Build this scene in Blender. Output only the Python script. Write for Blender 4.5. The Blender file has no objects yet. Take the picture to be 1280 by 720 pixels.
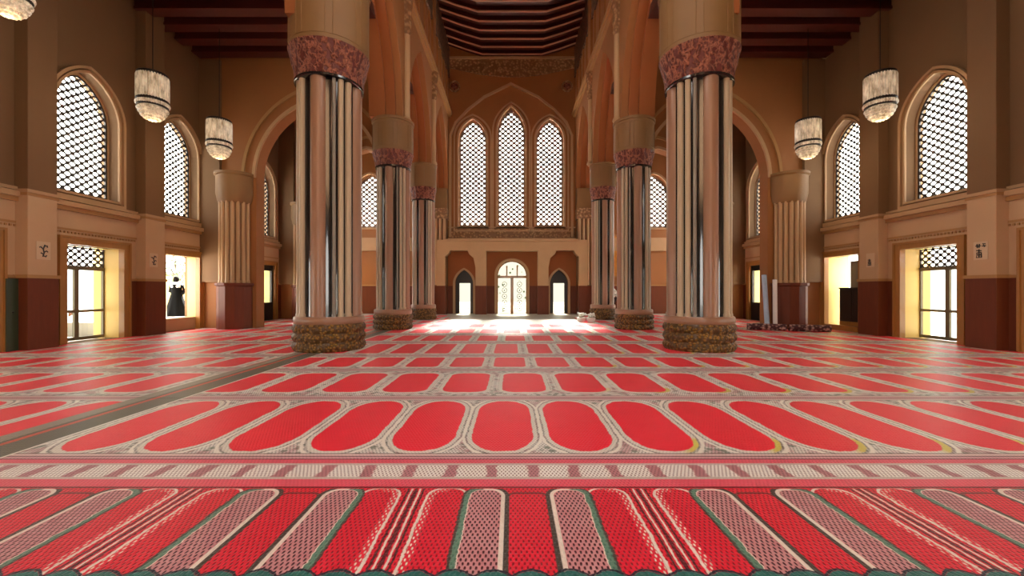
import bpy, bmesh, math, random
from mathutils import Vector, Matrix
from mathutils.geometry import tessellate_polygon
random.seed(7)
PI = math.pi
S = bpy.context.scene
COL = S.collection

# ------------------------------------------------------------------ camera
F = 520.0            # focal length in px of a 1280 px wide frame
H = 1.54
cam = bpy.data.cameras.new('camera')
cam.sensor_width = 36.0
cam.lens = 36.0 * F / 1280.0
cam.shift_y = 4.0 / 1280.0
cam.clip_start = 0.05
camo = bpy.data.objects.new('camera', cam)
camo.location = (0, 0, H)
camo.rotation_euler = (PI / 2, 0, 0)
COL.objects.link(camo)
S.camera = camo

# ------------------------------------------------------------------ world, exposure
SKY = 7.0
world = bpy.data.worlds.new('sky')
S.world = world
world.use_nodes = True
wt = world.node_tree
bg = wt.nodes['Background']
bg.inputs[0].default_value = (1.0, 0.955, 0.885, 1)
bg.inputs[1].default_value = SKY
S.view_settings.view_transform = 'Standard'
S.view_settings.look = 'None'
S.view_settings.gamma = 1
S.view_settings.use_curve_mapping = False
S.view_settings.exposure = 0.5
S.cycles.use_denoising = True
S.cycles.max_bounces = 8
S.cycles.diffuse_bounces = 5
S.cycles.transparent_max_bounces = 10
S.cycles.sample_clamp_indirect = 6.0

SUN_STRENGTH = 85.0
sun = bpy.data.lights.new('sun', 'SUN')
sun.energy = SUN_STRENGTH; sun.angle = math.radians(7.0); sun.color = (1, .95, .88)
suno = bpy.data.objects.new('sun', sun)
suno.rotation_euler = Vector((0.0, 1.0, 1.02)).to_track_quat('Z', 'Y').to_euler()
COL.objects.link(suno)

def portal(name, loc, rot, sx, sy):
    l = bpy.data.lights.new(name, 'AREA')
    l.shape = 'RECTANGLE'; l.size = sx; l.size_y = sy
    l.cycles.is_portal = True
    o = bpy.data.objects.new(name, l)
    o.location = loc; o.rotation_euler = rot
    COL.objects.link(o)
    return o

# ------------------------------------------------------------------ node helpers
class V:
    """a float socket with arithmetic"""
    nt = None
    def __init__(s, k): s.k = k
    @staticmethod
    def op(o, *a, clamp=False):
        n = V.nt.nodes.new('ShaderNodeMath'); n.operation = o; n.use_clamp = clamp
        for i, q in enumerate(a):
            if isinstance(q, V): V.nt.links.new(q.k, n.inputs[i])
            else: n.inputs[i].default_value = float(q)
        return V(n.outputs[0])
    def __add__(s, o): return V.op('ADD', s, o)
    __radd__ = __add__
    def __sub__(s, o): return V.op('SUBTRACT', s, o)
    def __rsub__(s, o): return V.op('SUBTRACT', o, s)
    def __mul__(s, o): return V.op('MULTIPLY', s, o)
    __rmul__ = __mul__
    def __truediv__(s, o): return V.op('DIVIDE', s, o)
def vabs(a): return V.op('ABSOLUTE', a)
def vmax(a, b): return V.op('MAXIMUM', a, b)
def vmin(a, b): return V.op('MINIMUM', a, b)
def vfr(a): return V.op('FRACT', a)
def vsin(a): return V.op('SINE', a)
def vsqrt(a): return V.op('SQRT', a)
def step(a, e, w=0.006):            # 0 below e, 1 above
    return V.op('MULTIPLY_ADD', a - e, 1.0 / w, 0.5, clamp=True)
def band(a, lo, hi, w=0.006): return step(a, lo, w) * (1.0 - step(a, hi, w))
def sdegg(x, y, hx, hy, r, k):
    return sdbox(x, y * k, hx, hy * k, r)
def sdbox(x, y, hx, hy, r):
    qx = vmax(vabs(x) - (hx - r), 0.0); qy = vmax(vabs(y) - (hy - r), 0.0)
    return vsqrt(qx * qx + qy * qy) - r
def cmix(f, a, b):
    n = V.nt.nodes.new('ShaderNodeMix'); n.data_type = 'RGBA'
    if isinstance(f, V): V.nt.links.new(f.k, n.inputs[0])
    else: n.inputs[0].default_value = f
    for i, q in ((6, a), (7, b)):
        if isinstance(q, (tuple, list)): n.inputs[i].default_value = (*q[:3], 1)
        else: V.nt.links.new(q, n.inputs[i])
    return n.outputs[2]
def coords(kind='Object'):
    t = V.nt.nodes.new('ShaderNodeTexCoord')
    s = V.nt.nodes.new('ShaderNodeSeparateXYZ')
    V.nt.links.new(t.outputs[kind], s.inputs[0])
    return V(s.outputs[0]), V(s.outputs[1]), V(s.outputs[2]), t.outputs[kind]
def noise(vec, scale, detail=2, rough=0.5, stretch=None):
    if stretch:
        m = V.nt.nodes.new('ShaderNodeMapping'); m.inputs['Scale'].default_value = stretch
        V.nt.links.new(vec, m.inputs[0]); vec = m.outputs[0]
    n = V.nt.nodes.new('ShaderNodeTexNoise')
    n.inputs['Scale'].default_value = scale; n.inputs['Detail'].default_value = detail
    n.inputs['Roughness'].default_value = rough
    V.nt.links.new(vec, n.inputs['Vector'])
    return V(n.outputs['Fac'])
def voro(vec, scale, feat='F1'):
    n = V.nt.nodes.new('ShaderNodeTexVoronoi'); n.inputs['Scale'].default_value = scale
    n.feature = feat
    V.nt.links.new(vec, n.inputs['Vector'])
    return V(n.outputs['Distance'])
def newmat(name):
    m = bpy.data.materials.new(name); m.use_nodes = True
    V.nt = m.node_tree
    return m, m.node_tree.nodes['Principled BSDF']
def bump(bs, h, strength, dist=0.02):
    b = V.nt.nodes.new('ShaderNodeBump'); b.inputs['Strength'].default_value = strength
    b.inputs['Distance'].default_value = dist
    V.nt.links.new(h.k, b.inputs['Height']); V.nt.links.new(b.outputs[0], bs.inputs['Normal'])
def setc(bs, c):
    if isinstance(c, (tuple, list)): bs.inputs['Base Color'].default_value = (*c[:3], 1)
    else: V.nt.links.new(c, bs.inputs['Base Color'])

def simple(name, col, rough=0.6, var=0.18, scale=3.0, metal=0.0, spec=0.5, bmp=0.0, bscale=30.0, stretch=None, coat=0.0):
    m, bs = newmat(name)
    x, y, z, vec = coords()
    n = noise(vec, scale, 4, 0.6, stretch)
    a = tuple(max(0, c * (1 - var)) for c in col); b = tuple(min(1, c * (1 + var)) for c in col)
    setc(bs, cmix(n, a, b))
    bs.inputs['Roughness'].default_value = rough
    bs.inputs['Metallic'].default_value = metal
    bs.inputs['Specular IOR Level'].default_value = spec
    bs.inputs['Coat Weight'].default_value = coat
    if bmp: bump(bs, noise(vec, bscale, 3, 0.6, stretch), bmp)
    return m

M = {}
M['plaster_low'] = simple('lit_lower_plaster', (0.50, 0.325, 0.185), 0.7, 0.10, 0.8, bmp=0.1, bscale=14)  # kept pale so the colour holds the brightness of the door-lit lower wall
M['plaster'] = simple('shaded_upper_plaster', (0.175, 0.092, 0.037), 0.75, 0.10, 0.8, bmp=0.1, bscale=14)  # brown, darkened so the colour carries the fall of light above the cornice
M['stone'] = simple('nave_sandstone', (0.29, 0.115, 0.032), 0.7, 0.12, 0.9, bmp=0.15, bscale=10)
M['stone_deep'] = simple('deep_orange_sandstone', (0.28, 0.082, 0.016), 0.7, 0.14, 0.9, bmp=0.15, bscale=10)
M['trim'] = simple('pale_moulding', (0.44, 0.275, 0.14), 0.55, 0.10, 2)
M['trim_gold'] = simple('ochre_moulding', (0.36, 0.19, 0.065), 0.5, 0.12, 2)
M['frame_wood'] = simple('golden_brown_wood', (0.34, 0.155, 0.035), 0.38, 0.25, 2.0, stretch=(6, 6, .6), coat=.2)
M['wainscot'] = simple('dark_red_wood', (0.13, 0.030, 0.011), 0.5, 0.22, 2.0, spec=.3, stretch=(5, 5, .6))
M['beam'] = simple('dark_red_beam_wood', (0.075, 0.012, 0.007), 0.45, 0.25, 1.5, stretch=(.5, 5, 5))
M['beam_dark'] = simple('ceiling_board_wood', (0.06, 0.012, 0.008), 0.6, 0.25, 1.5)
M['beam_edge'] = simple('pale_beam_edge', (0.60, 0.34, 0.22), 0.5, 0.15, 2)
M['tan_marble'] = simple('rose_tan_marble', (0.26, 0.135, 0.08), 0.32, 0.16, 1.4, stretch=(1, 1, .25))
M['cream_marble'] = simple('cream_marble', (0.40, 0.31, 0.21), 0.28, 0.12, 1.4, stretch=(1, 1, .25))
M['grey_marble'] = simple('grey_marble', (0.20, 0.18, 0.155), 0.16, 0.2, 1.5, stretch=(1, 1, .25), coat=.3)
M['black_marble'] = simple('black_marble', (0.012, 0.011, 0.011), 0.12, 0.4, 3.0, coat=.4)
M['impost'] = simple('ochre_stone', (0.20, 0.102, 0.032), 0.6, 0.15, 1.1, bmp=.12, bscale=9)
M['metal_dark'] = simple('dark_metal', (0.03, 0.025, 0.02), 0.4, 0.1, 5, metal=.6)
M['mullion'] = simple('olive_grey_metal', (0.16, 0.13, 0.08), 0.4, 0.1, 5, metal=.2)
M['lattice'] = simple('dark_lattice_metal', (0.045, 0.04, 0.038), 0.5, 0.1, 5)
M['lattice_pale'] = simple('pale_lattice_stone', (0.22, 0.18, 0.17), 0.6, 0.1, 5)
M['reveal'] = simple('yellow_ochre_paint', (0.78, 0.55, 0.17), 0.5, 0.08, 2)
M['reveal_cream'] = simple('cream_paint', (0.85, 0.68, 0.38), 0.5, 0.06, 2)
M['white_paint'] = simple('white_paint', (0.75, 0.74, 0.70), 0.4, 0.05, 3)
M['terrace'] = simple('pale_paving', (0.42, 0.40, 0.36), 0.8, 0.15, 1.2)
M['black_cloth'] = simple('black_cloth', (0.002, 0.002, 0.002), 0.9, 0.2, 8, spec=.1)
M['white_cloth'] = simple('white_cloth', (0.7, 0.68, 0.66), 0.8, 0.08, 8)
M['skin'] = simple('skin', (0.42, 0.23, 0.15), 0.5, 0.05, 8)
M['hair'] = simple('hair', (0.003, 0.002, 0.002), 0.9, 0.1, 8, spec=.1)
M['blue_cloth'] = simple('pale_blue_cloth', (0.38, 0.50, 0.66), 0.8, 0.15, 4)
M['bark'] = simple('grey_bark', (0.10, 0.08, 0.06), 0.9, 0.3, 6)
M['leaf'] = simple('grey_green_leaf', (0.16, 0.24, 0.12), 0.6, 0.4, 3)
M['leaf_red'] = simple('russet_leaf', (0.34, 0.16, 0.10), 0.6, 0.4, 3)
M['petal'] = simple('white_petal', (0.75, 0.78, 0.70), 0.6, 0.08, 6)
M['black_box'] = simple('black_lacquer', (0.012, 0.010, 0.009), 0.35, 0.3, 2)
M['grey_panel'] = simple('grey_panel', (0.13, 0.12, 0.115), 0.5, 0.1, 2)
M['green_dark'] = simple('dark_green_reflection', (0.03, 0.045, 0.022), 0.35, 0.3, 2, stretch=(4, 4, .5))  # green of a wainscot reflection, put into the colour
M['gold'] = simple('gilt_orange', (0.55, 0.25, 0.05), 0.35, 0.35, 7, metal=.3)
M['marble_floor'] = simple('pale_green_marble_floor', (0.52, 0.50, 0.42), 0.38, 0.12, 0.5)
M['ink'] = simple('black_ink', (0.02, 0.02, 0.02), 0.6, 0.1, 3)
M['plate_pale'] = simple('pale_plaque', (0.56, 0.41, 0.26), 0.5, 0.05, 3)

def mat_glass():
    m, bs = newmat('clear_glass'); nt = V.nt
    nt.nodes.remove(bs)
    out = nt.nodes['Material Output']
    t = nt.nodes.new('ShaderNodeBsdfTransparent'); t.inputs[0].default_value = (.96, .97, .96, 1)
    g = nt.nodes.new('ShaderNodeBsdfGlossy'); g.inputs['Roughness'].default_value = 0.05
    mx = nt.nodes.new('ShaderNodeMixShader')
    mx.inputs[0].default_value = 0.06; nt.links.new(t.outputs[0], mx.inputs[1]); nt.links.new(g.outputs[0], mx.inputs[2])
    nt.links.new(mx.outputs[0], out.inputs[0])
    return m
M['glass'] = mat_glass()

def mat_tint():
    m, bs = newmat('tinted_door_glass'); nt = V.nt
    nt.nodes.remove(bs)
    t = nt.nodes.new('ShaderNodeBsdfTransparent'); t.inputs[0].default_value = (.34, .36, .34, 1)
    g = nt.nodes.new('ShaderNodeBsdfGlossy'); g.inputs['Roughness'].default_value = 0.05
    mx = nt.nodes.new('ShaderNodeMixShader'); mx.inputs[0].default_value = .05
    nt.links.new(t.outputs[0], mx.inputs[1]); nt.links.new(g.outputs[0], mx.inputs[2])
    nt.links.new(mx.outputs[0], nt.nodes['Material Output'].inputs[0])
    return m
M['tint'] = mat_tint()
def mat_frost():                      # pale floral glass of the far doors
    m, bs = newmat('floral_frosted_glass'); nt = V.nt
    x, y, z, vec = coords()
    nt.nodes.remove(bs)
    out = nt.nodes['Material Output']
    t = nt.nodes.new('ShaderNodeBsdfTransparent')
    v = voro(vec, 2.6); n = noise(vec, 3.5, 3)
    f = step(v + n * .25, .30, .05)
    c = cmix(f, (.10, .12, .07), (.34, .34, .31))
    nt.links.new(c, t.inputs[0])
    nt.links.new(t.outputs[0], out.inputs[0])
    return m
M['frost'] = mat_frost()

def mat_carved(name, lo, hi, scale, rough=.5, strength=.9):
    m, bs = newmat(name)
    x, y, z, vec = coords()
    n = noise(vec, scale * .5, 3)
    v = voro(vec, scale)
    f = V.op('MULTIPLY_ADD', v + n * .5, 1.6, -.35, clamp=True)
    setc(bs, cmix(f, hi, lo))
    bs.inputs['Roughness'].default_value = rough
    bump(bs, 1.0 - f, strength, .05)
    return m
def mat_vermicular(name, lo, hi, scale):
    m, bs = newmat(name)
    x, y, z, vec = coords()
    n = noise(vec, scale, 2, .5, (1, 1, .55)); n2 = noise(vec, scale * 2.2, 2)
    f = V.op('MULTIPLY_ADD', vabs(n + n2 * .35 - .675), -9.0, 1.0, clamp=True)
    setc(bs, cmix(f, lo, hi))
    bs.inputs['Roughness'].default_value = .5
    bump(bs, f, .9, .06)
    return m
M['carved_red'] = mat_vermicular('carved_red_stone', (0.10, 0.012, 0.007), (0.38, 0.13, 0.07), 6.5)
M['carved_base'] = mat_carved('carved_brown_bronze', (0.07, 0.030, 0.004), (0.40, 0.20, 0.03), 13, .45)
M['carved_ochre'] = mat_carved('carved_ochre_frieze', (0.22, 0.11, 0.045), (0.55, 0.33, 0.16), 6)
M['carved_dark'] = mat_carved('carved_dark_frieze', (0.06, 0.022, 0.012), (0.30, 0.14, 0.07), 5)
M['kilim'] = mat_carved('patterned_kilim', (0.05, 0.01, 0.012), (0.62, 0.40, 0.34), 9, .8, .2)

def mat_crystal():
    m, bs = newmat('lit_crystal')
    x, y, z, vec = coords()
    n = noise(vec, 9, 3, .6, (1, 1, .35))
    c = cmix(step(n, .5, .35), (.42, .33, .20), (1.0, .90, .70))
    setc(bs, c)
    bs.inputs['Roughness'].default_value = .12
    V.nt.links.new(c, bs.inputs['Emission Color'])
    bs.inputs['Emission Strength'].default_value = .15
    return m
M['crystal'] = mat_crystal()

# --- carpets
RED = (0.86, 0.006, 0.022)
CREAM = (0.80, 0.76, 0.68)
DKG = (0.07, 0.085, 0.07)
MAUVE = (0.52, 0.19, 0.22)
MAROON = (0.085, 0.007, 0.013)
def knit(x, y, sx=.0165, sy=.034):
    """staggered tufts: 1 in a hole, 0 on a tuft"""
    m = vsin(x * (PI / sx)) * vsin(y * (PI / sy))
    return V.op('MULTIPLY_ADD', m, 1.4, -.1, clamp=True)
def carpet_finish(bs, c, kn, vec):
    setc(bs, c)
    bs.inputs['Roughness'].default_value = .38
    bs.inputs['Specular IOR Level'].default_value = .24
    bs.inputs['Sheen Weight'].default_value = .07
    bs.inputs['Sheen Roughness'].default_value = .35
    bs.inputs['Sheen Tint'].default_value = (1, .9, .88, 1)
    h = kn * -1.0 + noise(vec, 60, 2) * 1.2
    bump(bs, h, .35, .012)

def mat_row(name, x0, p, hw, hl, r, half, left_edge=None, right_edge=None, pitch_round=False):
    m, bs = newmat(name)
    x, y, z, vec = coords()
    wob = (noise(vec, 7, 3) - .5) * .035 + (noise(vec, 34, 1) - .5) * .016
    cx = (vfr((x - x0) / p + .5) - .5) * p
    d = sdegg(cx, y, hw, hl, r, .66 if pitch_round else 1.0) + wob
    kn = knit(x, y)
    n1 = noise(vec, 26, 3); n2 = noise(vec, 5, 2); n3 = voro(vec, 11)
    # speckled ground between the ovals
    g = cmix(step(n3, .40, .2), (.22, .25, .20), (.70, .67, .62))
    g = cmix(step(n2, .55, .14) * .6, g, MAUVE)
    g = cmix(kn * .85, g, DKG)
    # outline rings
    if pitch_round:
        c = cmix(band(d, .064, .098, .012), g, CREAM)
        c = cmix(band(d, .042, .066, .010) * (0.35 + kn * .5), c, DKG)
        rw = .046
    else:
        c = cmix(band(d, .07, .095, .012) * .6, g, CREAM); rw = .06
    cr = cmix(kn * .5, CREAM, (.34, .31, .24))
    cr = cmix(noise(vec, 50, 1) * .4, cr, (.42, .38, .30))
    cr = cmix(step(x, 1.5, .5) * step(cx, .12, .1) * (1.0 - step(y, -hl * .62, .1)), cr, (.66, .55, .10))
    c = cmix(band(d, .0, rw, .012), c, cr)
    pile = cmix(noise(vec, 3.2, 4), (.82, .003, .026), (.92, .008, .040))
    pile = cmix(kn * .12, pile, (.45, .002, .008))
    c = cmix(1.0 - step(d, .0, .01), c, pile)
    # bands at both ends of the strip
    e = half - vabs(y)
    b = cmix(kn * .45, (.62, .32, .34), (.20, .09, .10))
    c = cmix(1.0 - step(e, .115, .01), c, b)
    c = cmix(band(e, .045, .06, .008) , c, (.12, .05, .055))
    c = cmix(band(e, .08, .095, .008), c, CREAM)
    c = cmix(band(e, .112, .13, .008) * .7, c, DKG)
    if left_edge is not None:
        s = x - left_edge
        bd = cmix(kn, (.13, .12, .085), (.012, .018, .014))  # dark knit border, deepened to paint in the column's shadow streak
        c = cmix(1.0 - step(s, .50, .02), c, bd)
        c = cmix(band(s, .05, .12, .01), c, (.62, .06, .02))
        c = cmix(band(s, .47, .50, .01), c, CREAM)
    if right_edge is not None:
        s = right_edge - x
        bd = cmix(kn, (.32, .28, .22), (.05, .06, .05))
        c = cmix(1.0 - step(s, .2, .02), c, bd)
    carpet_finish(bs, c, kn, vec)
    return m

def mat_front(yoff):
    m, bs = newmat('patterned_front_carpet')
    x, yl, z, vec = coords()
    y = yl + yoff
    wob = (noise(vec, 6, 3) - .5) * .03 + (noise(vec, 38, 1) - .5) * .022
    kn = knit(x + wob * .25, y + wob * .3, .0158, .035)
    t0 = vabs(vfr((x - .115) / 1.7 + .5) - .5) * 1.7          # 0 .. .85
    t = t0 + wob * .5
    red = cmix(noise(vec, 12, 3), (.78, .005, .03), (.90, .03, .07))
    red = cmix(noise(vec, 50, 1) * .45, red, (.42, .004, .012))
    red = cmix(kn * .85, red, (.15, .001, .006))
    chk = cmix(noise(vec, 9, 2), (.72, .42, .42), (.60, .18, .21))
    chk = cmix(noise(vec, 55, 1) * .5, chk, (.30, .10, .12))
    chk = cmix(V.op('MULTIPLY', kn, 1.9, clamp=True), chk, (.06, .004, .010))
    dC = sdbox(t - .31, y - 2.1, .125, 1.10, .10) + wob * .4
    dR = sdbox(t - .60, y - 2.1, .145, 1.12, .12) + wob * .4
    dI = sdbox(t0, y - 2.1, .135, 1.03, .05) + wob * .4
    c = red
    white = cmix(noise(vec, 30, 2), (.75, .62, .54), (.80, .72, .64))
    c = cmix(band(dR, -.008, .012, .006), c, white)
    c = cmix(band(dR, -.05, -.012, .006) * kn * step(t, .6, .02), c, (.85, .74, .60))
    c = cmix(band(dI, .0, .028, .006), c, (.20, .02, .02))
    c = cmix(band(dC, .012, .05, .008), c, (.07, .055, .045))
    c = cmix(band(dC, -.012, .018, .006), c, white)
    grn = cmix(kn * .5, (.12, .24, .17), (.02, .09, .07))
    c = cmix(band(dC, -.004, .032, .006) * step(t, .33, .02), c, grn)
    c = cmix(1.0 - step(dC, -.012, .006), c, chk)
    c = cmix(band(t, .785, .80, .005), c, (.10, .02, .02))
    c = cmix(band(t, .812, .826, .005), c, white)
    c = cmix(step(t, .838, .005), c, (.12, .015, .02))
    # everything above the fingers stays red
    top = step(y, 3.215, .01)
    c = cmix(top, c, red)
    c = cmix(band(y, 3.225, 3.25, .008), c, (.16, .005, .01))
    rose = cmix(kn * .4, (.78, .09, .14), (.36, .02, .05))
    c = cmix(step(y, 3.25, .008), c, rose)
    # medallion border
    med = cmix(V.op('MULTIPLY', kn, 1.3, clamp=True), (.82, .77, .72), (.26, .16, .16))
    q = (vfr(x / .35 + .5) - .5) * .35
    dm = sdbox(q + (noise(vec, 3, 2) - .5) * .1, y - 3.535, .125, .125, .03) + (noise(vec, 16, 3) - .5) * .06
    gap = cmix(kn * .9, (.46, .18, .20), (.14, .04, .045))
    bandc = cmix(step(dm, .0, .02), med, gap)
    bandc = cmix(step(vabs(y - 3.535), .118, .01), bandc, (.55, .47, .42))
    c = cmix(band(y, 3.38, 3.69, .008), c, bandc)
    c = cmix(step(y, 3.69, .008), c, rose)
    c = cmix(step(y, 3.775, .008), c, (.09, .012, .016))
    # teal scallops at the near end
    sc = vabs(vsin(x * (PI / .21))) * .05 + 2.22 + wob
    teal = cmix(noise(vec, 22, 3), (.0, .055, .06), (.05, .24, .20))
    c = cmix(1.0 - step(y - sc, 0.0, .01), c, teal)
    c = cmix(band(y - sc, 0.0, .018, .006), c, (.02, .015, .03))
    carpet_finish(bs, c, kn, vec)
    return m

# ------------------------------------------------------------------ mesh helpers
class MB:
    def __init__(s): s.bm = bmesh.new()
    def box(s, x0, x1, y0, y1, z0, z1, mtx=None):
        vs = [s.bm.verts.new(Vector(p)) for p in
              ((x0, y0, z0), (x1, y0, z0), (x1, y1, z0), (x0, y1, z0), (x0, y0, z1), (x1, y0, z1), (x1, y1, z1), (x0, y1, z1))]
        if mtx:
            for v in vs: v.co = mtx @ v.co
        for f in ((0, 3, 2, 1), (4, 5, 6, 7), (0, 1, 5, 4), (1, 2, 6, 5), (2, 3, 7, 6), (3, 0, 4, 7)):
            s.bm.faces.new([vs[i] for i in f])
        return s
    def lathe(s, prof, n=32, c=(0, 0), a0=0, a1=2 * PI, fn=None, caps=True):
        """prof: list of (r, z)"""
        full = abs(a1 - a0 - 2 * PI) < 1e-6
        m = n if full else n + 1
        rings = []
        for k, (r, z) in enumerate(prof):
            ring = []
            for i in range(m):
                a = a0 + (a1 - a0) * i / n
                rr = fn(r, z, a, k) if fn else r
                ring.append(s.bm.verts.new((c[0] + rr * math.cos(a), c[1] + rr * math.sin(a), z)))
            rings.append(ring)
        for k in range(len(rings) - 1):
            for i in range(n if not full else m):
                j = (i + 1) % m
                if not full and i == m - 1: continue
                s.bm.faces.new((rings[k][i], rings[k][j], rings[k + 1][j], rings[k + 1][i]))
        if caps:
            s.bm.faces.new(list(reversed(rings[0]))); s.bm.faces.new(rings[-1])
        return s
    def tube(s, pts, r, n=8):
        pts = [Vector(p) for p in pts]
        rings = []
        for k, p in enumerate(pts):
            d = (pts[min(k + 1, len(pts) - 1)] - pts[max(k - 1, 0)]).normalized()
            up = Vector((0, 0, 1)) if abs(d.z) < .95 else Vector((1, 0, 0))
            a = d.cross(up).normalized(); b = d.cross(a).normalized()
            rr = r[k] if isinstance(r, (list, tuple)) else r
            rings.append([s.bm.verts.new(p + a * math.cos(2 * PI * i / n) * rr + b * math.sin(2 * PI * i / n) * rr) for i in range(n)])
        for k in range(len(rings) - 1):
            for i in range(n):
                j = (i + 1) % n
                s.bm.faces.new((rings[k][i], rings[k + 1][i], rings[k + 1][j], rings[k][j]))
        s.bm.faces.new(rings[0]); s.bm.faces.new(list(reversed(rings[-1])))
        return s
    def ball(s, c, r, n=8, sq=(1, 1, 1)):
        m = Matrix.Translation(c) @ Matrix.Diagonal((r * sq[0], r * sq[1], r * sq[2], 1))
        bmesh.ops.create_uvsphere(s.bm, u_segments=n, v_segments=max(4, n // 2 + 1), radius=1, matrix=m)
        return s
    def plate(s, outer, holes, plane, a, b):
        """2-D outline with holes, extruded from a to b; plane 'x': (y,z) outline, 'y': (x,z), 'z': (x,y)"""
        mp = {'x': lambda u, v, w: (w, u, v), 'y': lambda u, v, w: (u, w, v), 'z': lambda u, v, w: (u, v, w)}[plane]
        loops = [outer] + list(holes)
        tris = tessellate_polygon([[Vector((p[0], p[1], 0)) for p in l] for l in loops])
        flat = [p for l in loops for p in l]
        va = [s.bm.verts.new(mp(p[0], p[1], a)) for p in flat]
        vb = [s.bm.verts.new(mp(p[0], p[1], b)) for p in flat]
        for t in tris:
            try:
                s.bm.faces.new([va[i] for i in t]); s.bm.faces.new([vb[i] for i in reversed(t)])
            except ValueError: pass
        k = 0
        for l in loops:
            n = len(l)
            for i in range(n):
                j = (i + 1) % n
                try: s.bm.faces.new((va[k + i], va[k + j], vb[k + j], vb[k + i]))
                except ValueError: pass
            k += n
        return s
    def build(s, name, mat, parent=None, smooth=False, bevel=0, off=None):
        bm = s.bm
        if off: bmesh.ops.translate(bm, verts=bm.verts, vec=Vector(off))
        bmesh.ops.recalc_face_normals(bm, faces=bm.faces)
        me = bpy.data.meshes.new(name)
        bm.to_mesh(me); bm.free()
        me.materials.append(mat)
        if smooth:
            me.polygons.foreach_set('use_smooth', [True] * len(me.polygons))
            try: me.set_sharp_from_angle(angle=math.radians(38))
            except Exception: pass
        o = bpy.data.objects.new(name, me)
        COL.objects.link(o)
        if parent: o.parent = parent
        if bevel:
            b = o.modifiers.new('bevel', 'BEVEL'); b.width = bevel; b.segments = 2; b.limit_method = 'ANGLE'
        return o

def struct(o, label=None):
    o['kind'] = 'structure'
    if label: o['label'] = label
    return o
def tag(o, label, cat, group=None, kind=None):
    o['label'] = label; o['category'] = cat
    if group: o['group'] = group
    o['kind'] = kind or 'thing'
    return o
def empty(name, loc=(0, 0, 0), rz=0):
    o = bpy.data.objects.new(name, None); o.location = loc; o.rotation_euler = (0, 0, rz)
    o.empty_display_size = .3
    COL.objects.link(o); return o
def copy_tree(o, parent=None):
    c = o.copy(); COL.objects.link(c)
    if parent: c.parent = parent
    for ch in [q for q in bpy.data.objects if q.parent == o]: copy_tree(ch, c)
    return c

def arch(cx, half, z0, zs, za, n=12):
    """pointed arch outline, counter-clockwise from bottom left"""
    h = za - zs
    R = max((half * half + h * h) / (2 * half), half)
    pts = [(cx - half, z0), (cx + half, z0), (cx + half, zs)]
    a1 = math.atan2(h, R - half) if R > half else PI / 2
    right = []
    for i in range(1, n + 1):
        a = a1 * i / n
        right.append((cx + half - R + R * math.cos(a), zs + R * math.sin(a)))
    pts += right
    left = [(2 * cx - p[0], p[1]) for p in reversed(right[:-1])]
    pts += left + [(cx - half, zs)]
    return pts
def rect(u0, u1, v0, v1): return [(u0, v0), (u1, v0), (u1, v1), (u0, v1)]

def clip_line(poly, p, d):
    """clip the infinite line p + t d to a convex polygon"""
    lo, hi = -1e9, 1e9
    n = len(poly)
    for i in range(n):
        a = poly[i]; b = poly[(i + 1) % n]
        ex, ey = b[0] - a[0], b[1] - a[1]
        if ex * ex + ey * ey < 1e-12: continue
        nx, ny = -ey, ex                      # inside is to the left (ccw)
        den = nx * d[0] + ny * d[1]; num = nx * (p[0] - a[0]) + ny * (p[1] - a[1])
        if abs(den) < 1e-9:
            if num < 0: return None
            continue
        t = -num / den
        if den > 0: lo = max(lo, t)
        else: hi = min(hi, t)
    return (lo, hi) if hi - lo > .03 else None
def inside(poly, q):
    n = len(poly)
    for i in range(n):
        a = poly[i]; b = poly[(i + 1) % n]
        if (b[0] - a[0]) * (q[1] - a[1]) - (b[1] - a[1]) * (q[0] - a[0]) < -1e-6: return False
    return True

def lattice(poly, plane, w0, sp, th, node, ang=40, border=.05, dep=.012):
    """diagonal bars with a diamond boss on each crossing, clipped to a convex outline"""
    mb = MB()
    cx = sum(p[0] for p in poly) / len(poly); zc = min(p[1] for p in poly)
    mp = {'x': lambda u, v, w: (w, u, v), 'y': lambda u, v, w: (u, w, v)}[plane]
    A = math.radians(ang)
    L = 30
    dirs = [(math.cos(A), math.sin(A)), (math.cos(A), -math.sin(A))]
    stepv = sp
    for k, d in enumerate(dirs):
        for i in range(-60, 61):
            p = (cx, zc + i * stepv)
            c = clip_line(poly, p, d)
            if not c: continue
            a = (p[0] + d[0] * c[0], p[1] + d[1] * c[0]); b = (p[0] + d[0] * c[1], p[1] + d[1] * c[1])
            nx, ny = -d[1] * th / 2, d[0] * th / 2
            q = [(a[0] + nx, a[1] + ny), (a[0] - nx, a[1] - ny), (b[0] - nx, b[1] - ny), (b[0] + nx, b[1] + ny)]
            mb.plate(q, [], plane, w0 + k * .002, w0 + dep + k * .002)
    # crossings
    du = stepv / (2 * math.tan(A))
    for i in range(-40, 41):
        for j in range(0, 80):
            if (i + j) % 2: continue
            u = cx + i * du; v = zc + j * stepv / 2
            if inside(poly, (u, v)):
                q = [(u + node, v), (u, v + node), (u - node, v), (u, v - node)]
                mb.plate(q, [], plane, w0 - .004, w0 + dep + .006)
    # border bar
    xs = [p[0] for p in poly]; zs = [p[1] for p in poly]
    c = ((min(xs) + max(xs)) / 2, (min(zs) + max(zs)) / 2)
    fx = 1 - 2 * border / (max(xs) - min(xs)); fz = 1 - 2 * border / (max(zs) - min(zs))
    inner = [(c[0] + (p[0] - c[0]) * fx, c[1] + (p[1] - c[1]) * fz) for p in poly]
    mb.plate(poly, [inner], plane, w0 - .01, w0 + .04)
    return mb

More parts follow.
